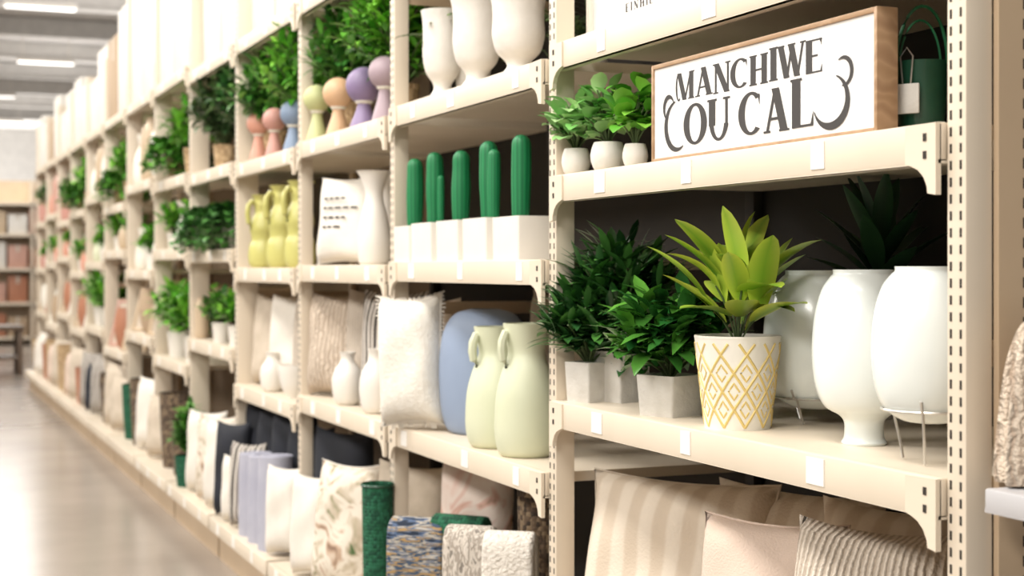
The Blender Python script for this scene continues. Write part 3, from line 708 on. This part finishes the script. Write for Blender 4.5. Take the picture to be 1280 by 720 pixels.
for px, X, wp, yt, m_, rz, lab in ((524, 1.445, 72, 657, 'rug_blue', -36, 'folded textile with blue, black and gold weave standing on the base deck'), (588, 1.455, 62, 668, 'rug_grey', -34, 'folded textile with grey and tan weave between two others'), (638, 1.465, 64, 676, 'fuzzy', -34, 'folded fuzzy white textile beside the slotted post')):
    s = s_at(px, X); k = scale_at(X, s); w_ = wp/k; h = z_at(yt, X, s)-z
    solo('folded_textile', mk(hung_fold(w_*1.0, h, .11), M[m_], 'folded_textile', 60), lab, 'textile', (X, s, z), R(rz), 'folded textiles')
solo('folded_textile', mk(hung_fold(.17, .40, .09), M['green_weave'], 'folded_textile', 60), 'folded dark green textile behind the blue woven one', 'textile', (1.545, 4.22, z), R(-45), 'folded textiles')
X, s = 1.62, 3.80
t = thing('rattan_basket', 'tall dark rattan basket standing beside the slotted post behind the white folded textile', 'basket', (X, s, z))
part('body', vase_bm('basket', .06, .56, .006), M['rattan'], t)
bm = nb(); tube(bm, [(.06*math.cos(2*PI*k/28), .06*math.sin(2*PI*k/28), .56) for k in range(28)], .007, 6, True); part('rim', bm, M['rattan'], t)

# ================================================================= BAY 3
def ballvase(bay, px, z, d, yt, m_, lab):
    X, s = fit(px, 1.525, bay, d/2); h = z_at(yt, X, s)-z; r = d/2
    t = thing('ball_vase', lab, 'vase', (X, s, z), 0, 'coloured ball topped vases')
    hb = h-d*.93
    part('foot', lathe(nb(), [(0, 0)]+smooth([(r*.78, 0), (r*.80, .006), (r*.70, hb*.25), (r*.48, hb*.6), (r*.36, hb*.88), (r*.40, hb)], 3)+[(0, hb)], 28), M[m_], t)
    zc_ = h-r
    part('ball', lathe(nb(), [(max(0, r*math.sin(PI*k/16)) if 0 < k < 16 else 0, zc_-r*math.cos(PI*k/16)) for k in range(17)], 28), M[m_], t)
    part('collar', lathe(nb(), [(r*.38, hb-.010), (r*.50, hb-.004), (r*.52, hb+.004), (r*.42, hb+.010)], 24), M['cream'], t)
ballvase(3, 393, 1.84, .110, 106, 'limeball', 'lime ball topped vase beside the post nearest the blue ball')
ballvase(3, 421, 1.84, .118, 97, 'peach', 'peach orange ball topped vase between the lime and purple ones')
ballvase(3, 451, 1.84, .130, 84, 'purple', 'purple ball topped vase, largest of the coloured balls')
ballvase(3, 480, 1.84, .112, 70, 'mauve', 'dusty mauve ball topped vase beside the purple one')
def bushf(X, s, z, R_, H_, n, sd, fm, lab, Ln=.09, W=.014, pot='pot', pw=.13, ph=.14, bay=3, per=9):
    return planted(bay, X, s, z, pot, pw, ph, 'tan_weave', f_bush(R_, H_, n, Ln, W, sd, per, .0, .9), fm, lab, 'potted_plant', 'plant', 'green plants on the upper shelves')
bushf(1.64, 5.66, 1.84, .26, .40, 85, 51, 'lf_mid', 'bushy green plant behind the lime and peach balls')
bushf(1.62, 5.02, 1.84, .27, .44, 95, 52, 'lf_bright', 'tall bright green plant behind the purple ball vase')
X, s = 1.535, 5.42
o = pillow_at(X, s, 1.36, .30, .325, .10, R(-62), 'pillow_w', 'ivory cushion printed with dark text lines beside the flared white vase', .08, 'pillow_w')
rd = random.Random(4)
for row, (z_, n_) in enumerate(((.235, 4), (.20, 5), (.165, 4), (.13, 3))):
    x = -.075; bm = nb()
    for k in range(n_):
        w_ = rd.uniform(.018, .036)
        vs = [bm.verts.new((xx, -.0505*((1-abs(xx/.15)**4)*(1-abs((zz-.1625)/.1625)**4))**.5-.0085, zz)) for xx, zz in ((x, z_), (x+w_, z_), (x+w_, z_+.008), (x, z_+.008))]
        bm.faces.new(vs); x += w_+.008
    part('text_line', bm, M['ink'], o)
vase(3, 464, 1.525, 1.36, 'flare', 46, 214, 'white', 'flared white vase right of the printed ivory cushion')
vase(3, 486, 1.62, 1.36, 'flare', 36, 218, 'matte', 'second white vase tucked beside the cactus bay post')
z = .85
pillow_at(1.58, 5.72, z, .30, .40, .12, R(-62), 'knit', 'cable knit cushion behind the squat white vases, beside the far post', .05)
pillow_at(1.64, 5.42, z, .32, .42, .10, R(-65), 'knit_z', 'ribbed cushion between the cable knit and charcoal striped cushions', .05)
pillow_at(1.62, 5.12, z, .34, .42, .10, R(-65), 'stripe_d', 'charcoal striped cushion on the shelf of squat white vases', .05)
pillow_at(1.66, 4.86, z, .30, .40, .10, R(-68), 'stripe', 'cream striped cushion next to the cactus bay post', .05)
vase(3, 428, 1.51, z, 'squat', 40, 440, 'white', 'squat white vase in front of the ribbed cushion', group='squat white vases')
vase(3, 463, 1.51, z, 'squat', 42, 436, 'white', 'squat white vase in front of the charcoal striped cushion', group='squat white vases')
z = .2
pillow_at(1.47, 5.20, z, .28, .46, .15, R(-55), 'botanic', 'botanical print cushion left of the green woven basket', .10, 'pillow_w')
pillow_at(1.44, 5.52, z, .20, .38, .12, R(-52), 'pillow_w', 'ivory cushion between the botanical one and a lavender roll', .05)
pillow_at(1.64, 4.96, z, .34, .48, .13, R(-60), 'pillow_g', 'oatmeal floor cushion right behind the green woven basket', .04)
pillow_at(1.59, 5.68, z, .30, .53, .11, R(-58), 'navy', 'black cushion standing behind the botanical print cushion', .04)
X, s = 1.425, 4.66; h = z_at(606, X, s)-z
t = thing('woven_basket', 'tall green woven basket in front of the cactus bay post', 'basket', (X, s, z))
part('body', vase_bm('basket', .05, h, .005), M['green_weave'], t)
bm = nb(); tube(bm, [(.05*math.cos(2*PI*k/28), .05*math.sin(2*PI*k/28), h) for k in range(28)], .005, 6, True); part('rim', bm, M['dgreen'], t)

# ================================================================= BAY 4
ballvase(4, 323, 1.83, .108, 140, 'coral', 'coral ball topped vase, leftmost of the coloured balls')
ballvase(4, 343, 1.83, .104, 135, 'rose', 'rose red ball topped vase between the coral and blue ones')
ballvase(4, 366, 1.83, .112, 125, 'blueball', 'slate blue ball topped vase beside the post')
bushf(1.60, 6.84, 1.83, .27, .40, 85, 53, 'lf_mid', 'bushy green plant behind the coral ball vase', bay=4)
bushf(1.60, 6.22, 1.83, .27, .44, 90, 54, 'lf_bright', 'bright green plant behind the slate blue ball vase', bay=4)
g = 'olive-yellow glazed jugs'
for px, w_, yt, lab in ((321, 38, 244, 'olive-yellow jug at the left end of its row'), (344, 40, 232, 'olive-yellow jug in the middle of its row'), (367, 40, 226, 'olive-yellow jug nearest the printed ivory cushion')):
    jug(4, px, 1.51, 1.35, 'wavy', w_, yt, 'lime', lab, g, R(-165))
z = .81
for X, s, m_, lab in ((1.62, 6.88, 'pillow_g', 'oatmeal cushion at the far end above the lavender rolls'), (1.62, 6.55, 'pillow_w', 'ivory cushion in the middle above the lavender rolls'), (1.64, 6.2, 'knit_z', 'ribbed cream cushion above the lavender rolls, nearest the cable knit cushion')):
    pillow_at(X, s, z, .32, .42, .11, R(-62), m_, lab, .05)
vase(4, 336, 1.51, z, 'squat', 30, 440, 'white', 'squat white vase above the lavender rolls')
vase(4, 362, 1.52, z, 'bowl', 40, 456, 'white', 'wide white bowl above the lavender rolls', 'bowl', 'bowl')
z = .2
fr4 = [(7.00, 'navy', .44, 'black floor cushion at the far end of the front row'), (6.83, 'pillow_w', .30, 'small ivory floor cushion between black and charcoal striped ones'), (6.66, 'stripe_d', .38, 'charcoal striped floor cushion beside a lavender roll'), (5.95, 'pillow_w', .36, 'ivory floor cushion beside the post next to the lavender rolls')]
for s, m_, h_, lab in fr4: pillow_at(1.44, s, z, .19, h_, .11, R(-48), m_, lab, .04, group='floor cushions in the front row')
for s, h_, lab in ((6.50, .35, 'grey-lavender rolled throw beside the charcoal striped floor cushion'), (6.32, .36, 'grey-lavender rolled throw in the middle of its row'), (6.13, .38, 'grey-lavender rolled throw beside the ivory floor cushion')):
    r = .072
    t = thing('rolled_throw', lab, 'throw', (1.44, s, z), 0, 'grey-lavender rolled throws')
    part('roll', lathe(nb(), smooth([(0, 0), (r*.9, 0), (r, .012), (r*1.02, h_*.4), (r*.98, h_-.02), (r*.86, h_), (0, h_-.004)], 3), 28), M['lav'], t)
    part('spiral_edge', tube(nb(), [(r*(.12+.70*q/44)*math.cos(q*.42), r*(.12+.70*q/44)*math.sin(q*.42), h_+.001) for q in range(45)], .004, 5), M['lav'], t)
for i, s in enumerate((6.95, 6.68, 6.40, 6.12)):
    pillow_at(1.58, s, z, .26, .53-.03*(i % 2), .11, R(-58), 'navy', '%s black cushion behind the lavender rolls, counting towards the camera' % ('first', 'second', 'third', 'fourth')[i], .03, group='black cushions')

# ================================================================= BAY 5
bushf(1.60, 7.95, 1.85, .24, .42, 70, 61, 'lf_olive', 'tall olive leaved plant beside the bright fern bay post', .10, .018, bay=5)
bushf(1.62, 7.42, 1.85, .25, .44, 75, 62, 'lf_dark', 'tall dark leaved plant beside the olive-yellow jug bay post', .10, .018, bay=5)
for X, s, sd, lab in ((1.58, 7.98, 63, 'dark trailing ivy in a low pot, further of the pair'), (1.58, 7.43, 64, 'dark trailing ivy in a low pot, nearer of the pair')):
    planted(5, X, s, 1.44, 'bowl', .2, .11, 'matte', f_ivy(.25, .24, 120, .10, sd, .065), 'lf_dark', lab, 'trailing_ivy', 'plant', 'trailing ivy pots')
for X, s, sd, fm, lab in ((1.54, 7.35, 65, 'lf_bright', 'small bright green plant in a white pot above the ivory floor cushions'), (1.54, 7.75, 66, 'lf_mid', 'small mid green plant in a white pot beside the brighter one')):
    planted(5, X, s, .97, 'pot', .10, .10, 'white', f_bush(.14, .18, 36, .06, .015, sd, 6, 0), fm, lab, 'potted_plant', 'plant')
vase(5, 252, 1.55, .97, 'tall', 16, 372, 'sand', 'tall sand coloured vase beside the small green plants')
z = .2
planted(5, 1.44, 8.08, z, 'basket', .16, .16, 'green_weave', f_bush(.13, .30, 60, .055, .015, 67, 8, 0), 'lf_mid', 'green leafy plant in a woven green pot on the deck, leftmost of its row', 'potted_plant', 'plant')
for X, s, m_, lab in ((1.47, 7.80, 'pillow_w', 'ivory floor cushion next to the green leafy floor plant'), (1.47, 7.52, 'botanic', 'botanical floor cushion between two ivory ones'), (1.46, 7.25, 'pillow_w', 'ivory floor cushion beside the front black floor cushion')):
    pillow_at(X, s, z, .26, .42, .13, R(-55), m_, lab, .05)
def carton(X, s, z, w, d, h, m_, lab, rz=0):
    t = thing('carton', lab, 'box', (X, s, z), rz, 'stock cartons')
    obj('body', cached(('carton_body', w, d, h, m_), lambda: box(nb(), -d/2, d/2, -w/2, w/2, 0, h, .006), M[m_]), t)
    obj('tape', cached(('tape', w, d, h), lambda: box(box(nb(), -d/2-.002, -d/2, -.025, .025, h*.72, h), -d/2-.002, d/2, -.025, .025, h, h+.0015), M['tape']), t)
for b_ in (4, 5):
    carton(1.76, B[b_]+1.21*.32, 2.4, .56, .44, .78, 'carton', 'tall white carton on the top shelf of the %s' % BD[b_])
    carton(1.76, B[b_]+1.21*.78, 2.4, .46, .44, .60, 'carton', 'shorter white carton on the top shelf of the %s' % BD[b_])

# ================================================================= FAR BAYS
fol = {}
def far_fol(kind):
    if kind not in fol:
        f = {'bush': lambda: f_bush(.20, .31, 46, .11, .022, 72, 7, 0, 1.0), 'small': lambda: f_bush(.13, .20, 28, .07, .02, 73, 5, 0), 'ivy': lambda: f_ivy(.21, .22, 70, .10, 74, .08)}[kind]()
        fol[kind] = f
    return fol[kind]
def far_plant(X, s, z, kind, fm, pot, lab, rz):
    t = thing('potted_plant', lab, 'plant', (X, s, z), rz, 'plants in the far bays')
    big = kind != 'small'; pw, ph = (.15, .15) if big else (.10, .10)
    obj('pot', cached(('farpot', big, pot), lambda: vase_bm('pot', pw/2, ph, .005, 20), M[pot]), t)
    obj('soil', cached(('farsoil', big), lambda: lathe(nb(), [(0, ph*.84), (pw*.44, ph*.84), (pw*.43, ph*.88), (0, ph*.9)], 14), M['soil']), t)
    obj('foliage', cached(('farfol', kind, fm), lambda: far_fol(kind)[0].copy(), M[fm], 180), t, (0, 0, ph*.87))
    obj('stems', cached(('farstem', kind), lambda: far_fol(kind)[1].copy(), M['stem']), t, (0, 0, ph*.87))
def far_vase(X, s, z, kind, r, h, m_, lab, nm='vase', cat='vase'):
    solo(nm, cached(('farvase', kind, r, h, m_), lambda: vase_bm(kind, r, h, .006, 24), M[m_]), lab, cat, (X, s, z), 0, nm+'s in the far bays')
rd = random.Random(99)
vm = ['white', 'matte', 'cream', 'celadon', 'sand', 'peach']
fmL = ['lf_bright', 'lf_mid', 'lf_olive', 'lf_dark']
pos3 = ['near', 'middle', 'far']; cn = {'white': 'white', 'matte': 'chalky', 'cream': 'cream', 'celadon': 'green', 'sand': 'sand', 'peach': 'peach', 'coral': 'coral', 'rose': 'rose', 'pinkb': 'pink', 'rust': 'rust', 'yellow': 'yellow', 'carton': 'white', 'carton_t': 'kraft', 'lf_bright': 'bright green', 'lf_mid': 'green', 'lf_olive': 'olive green', 'lf_dark': 'dark green', 'pillow_w': 'ivory', 'pillow_g': 'oatmeal', 'knit_z': 'ribbed', 'pillow_p': 'blush', 'tan_weave': 'natural', 'stripe_d': 'charcoal striped', 'navy': 'black', 'green_weave': 'green', 'rattan': 'dark'}
for b_ in range(6, 14):
    s0 = B[b_]; nm = BD[b_]; red = b_ >= 10; mid = b_ >= 8
    for k in range(3):
        kind = (b_*3+k*2) % 5
        if kind in (0, 3):
            m_ = rd.choice(['tan_weave', 'rattan', 'green_weave'] if not red else ['tan_weave', 'rust'])
            far_vase(1.54, s0+.24+.37*k, .2, 'basket', .13, (.30, .42, .36)[k], m_, '%s basket, %s one of three on the deck of the %s' % (cn[m_], pos3[k], nm), 'basket', 'basket'); continue
        m_ = rd.choice(['pillow_w', 'pillow_g', 'navy', 'stripe_d'] if not red else ['pillow_p', 'pillow_w', 'pillow_g'])
        hh = (.38, .46)[(b_+k) % 2]
        me = cached(('farpillow', m_, hh), lambda: pillow_bm(.30, hh, .13, 5, 10), M[m_], 70)
        o = solo('cushion', me, '%s cushion, %s one of three on the deck of the %s' % (cn[m_], pos3[k], nm), 'cushion', (1.50, s0+.24+.37*k, .203), R(-58), 'cushions in the far bays'); o.rotation_euler = (-.06, 0, R(-58))
    if b_ in (6, 9):
        for k, s in enumerate((.32, .88)): far_plant(1.57, s0+s, zl(b_, 0), 'bush', 'lf_bright', 'white', '%s bushy plant on the waist-high shelf of the %s' % (('nearer', 'further')[k], nm), k*1.3)
    else:
        for k in range(3):
            m_ = rd.choice(['carton_t', 'sand', 'pinkb', 'cream', 'rust'] if mid else ['carton_t', 'cream', 'white', 'sand'])
            if k == 1:
                far_vase(1.57, s0+.6, zl(b_, 0), 'round', .10, .30, m_, '%s rounded vase between the picture frames of the %s' % (cn[m_], nm)); continue
            t = thing('picture_frame', '%s picture frame, %s of the pair on the waist-high shelf of the %s' % (cn[m_], 'nearer' if k == 0 else 'further', nm), 'frame', (1.56, s0+.25+.35*k, zl(b_, 0)+.002), R(-62), 'picture frames in the far bays'); t.rotation_euler = (-.25, 0, R(-62))
            def fr():
                bm = nb()
                for x in (-.14, .115): box(bm, x, x+.025, -.01, .01, 0, .36, .002)
                for z_ in (0, .335): box(bm, -.115, .115, -.01, .01, z_, z_+.025, .002)
                return bm
            obj('frame', cached(('fr', m_), fr, M[m_]), t); obj('picture', cached(('pic', 1), lambda: box(nb(), -.115, .115, 0, .004, .025, .335), M['pillow_g']), t)
    for k in range(3):
        if (b_+k) % 2 == 0:
            fm = rd.choice(fmL[:2]); far_plant(1.56, s0+.24+.36*k, zl(b_, 1), 'small', fm, 'white', '%s small plant, %s one of three, chest-high shelf of the %s' % (cn[fm], pos3[k], nm), k)
        else:
            m_ = rd.choice(vm[:5] if not red else ['coral', 'rose', 'rust']); kd = rd.choice(['flare', 'jug', 'bottle'])
            far_vase(1.57, s0+.24+.36*k, zl(b_, 1), kd, .075, .28, m_, '%s %s, %s one of three, chest-high shelf of the %s' % (cn[m_], {'flare': 'flared vase', 'jug': 'wide vase', 'bottle': 'bottle vase'}[kd], pos3[k], nm))
    z2 = zl(b_, 2)
    if b_ in (7, 9, 12):
        for k, s in enumerate((.26, .62, .95)):
            m_ = ('white', 'sand', 'cream')[k] if b_ < 10 else ('rose', 'pinkb', 'coral')[k]
            far_vase(1.58, s0+s, z2, ('round', 'tall', 'jug')[k], .10, (.30, .42, .34)[k], m_, '%s vase, %s one of three on the eye-level shelf of the %s' % (cn[m_], pos3[k], nm))
    else:
        for k, s in enumerate((.32, .88)):
            if b_ >= 11 and k == 1:
                far_vase(1.6, s0+s, z2, 'tall', .13, .40, 'rose', 'tall rose vase on the eye-level shelf of the %s' % nm); continue
            fm = fmL[(b_+k) % 2]; kd = ['bush', 'ivy', 'bush', 'bush'][(b_*2+k) % 4]
            far_plant(1.57, s0+s, z2, kd, fm, 'tan_weave', '%s %s plant on the eye-level shelf of the %s' % (('nearer', 'further')[k], cn[fm], nm), k*2.1+b_)
    up = .22 if b_ < 9 else 0
    carton(1.74, s0+.34, 2.45, .58, .48, (.62, .48, .54)[b_ % 3]+up, 'carton', 'nearer white carton on the top stock shelf of the %s' % nm)
    carton(1.74, s0+.91, 2.45, .50, .48, (.44, .58, .40)[b_ % 3]+up, 'carton' if b_ % 4 else 'carton_t', 'further carton on the top stock shelf of the %s' % nm)

# ================================================================= FAR END
FS = 28.0
t = thing('display_fixture', 'tan shelving fixture crossing the far end of the aisle', 'shelving', (1.6, FS, 0))
bm = nb(); box(bm, -3.4, 3.2, .4, .44, 0, 2.9); part('back', bm, M['sand'], t)
for z in (.15, .75, 1.35, 1.95, 2.5):
    bm = nb(); box(bm, -3.4, 3.2, -.1, .4, z-.05, z); part('shelf', bm, M['steel'], t)
for x in (-3.4, -1.4, .6, 3.16):
    bm = nb(); box(bm, x, x+.04, -.1, .4, 0, 2.9); part('post', bm, M['steel'], t)
for zi, z in enumerate((.15, .75, 1.35, 1.95)):
    for k in range(4):
        m_ = ['rust', 'sand', 'carton_t', 'pinkb', 'rose', 'carton_t', 'carton', 'sand'][(zi*3+k*5) % 8]
        carton(1.62+.36*k, FS+.1, z, .32, .24, (.40, .34, .46)[(k+zi) % 3], m_, '%s box, %s from the left on the %s shelf of the far fixture' % (cn[m_], ordn[k].replace('nearest', 'first'), ('lowest', 'second', 'third', 'fourth')[zi]), R(90))
t = thing('display_table', 'brown low display table at the far end of the aisle', 'table', (1.0, 20.4, 0))
bm = nb(); box(bm, -.5, .5, -.4, .4, .56, .62, .01); part('tabletop', bm, M['brown'], t)
for x in (-.45, .45):
    for y in (-.35, .35):
        bm = nb(); box(bm, x-.03, x+.03, y-.03, y+.03, 0, .56, .004); part('leg', bm, M['brown'], t)
bm = nb(); box(bm, -.45, .45, -.35, .35, .2, .23); part('lower_shelf', bm, M['brown'], t)

# ------------------------------------------------------------ lights
def area(loc, rot, sx, sy, p, col=(1, .965, .91)):
    l = bpy.data.lights.new('area', 'AREA'); l.shape = 'RECTANGLE'; l.size = sx; l.size_y = sy; l.energy = p; l.color = col
    o = bpy.data.objects.new('aisle_or_fill_lamp', l); C.objects.link(o); o.location = loc; o.rotation_euler = rot
for s in (1, 5, 9, 13, 17, 21):
    area((-.6, s, 5.1), (0, R(-14), 0), 1.0, 3.0, 148 if s < 8 else 108)
for s in (-2, 4, 10, 16): area((-4.5, s, 5.1), (0, R(-35), 0), 1.2, 3.0, 240 if s < 8 else 190)  # fill row added off the aisle to light the shelf fronts
for s in (27, 33, 40): area((1.5, s, 5.0), (0, 0, 0), 3, 3, 220, (1, .98, .95))
area((2, 43, 4.5), (R(70), 0, 0), 6, 1.5, 260, (1, .98, .95))  # added lamp without a fixture, brightens the back wall
for s in (22, 30, 38): area((3.0, s, 4.2), (PI, 0, 0), 3, 5, 85, (1, .97, .94))  # hidden uplights added above the racks to brighten the ceiling
W = bpy.data.worlds.new('World'); SC.world = W; W.use_nodes = True
W.node_tree.nodes['Background'].inputs['Color'].default_value = (1, .97, .92, 1); W.node_tree.nodes['Background'].inputs['Strength'].default_value = .36
# ------------------------------------------------------------ camera
cd = bpy.data.cameras.new('camera'); cam = bpy.data.objects.new('camera', cd); C.objects.link(cam)
cam.location = (0, 0, CH); cam.rotation_euler = (PI/2, 0, -TH)
cd.sensor_width = 36; cd.lens = 36*F/1280; cd.shift_y = -25/1280
cd.dof.use_dof = True; cd.dof.focus_distance = 2.95; cd.dof.aperture_fstop = 4.0
SC.camera = cam
SC.view_settings.view_transform = 'Standard'; SC.view_settings.look = 'None'; SC.view_settings.exposure = 0.16
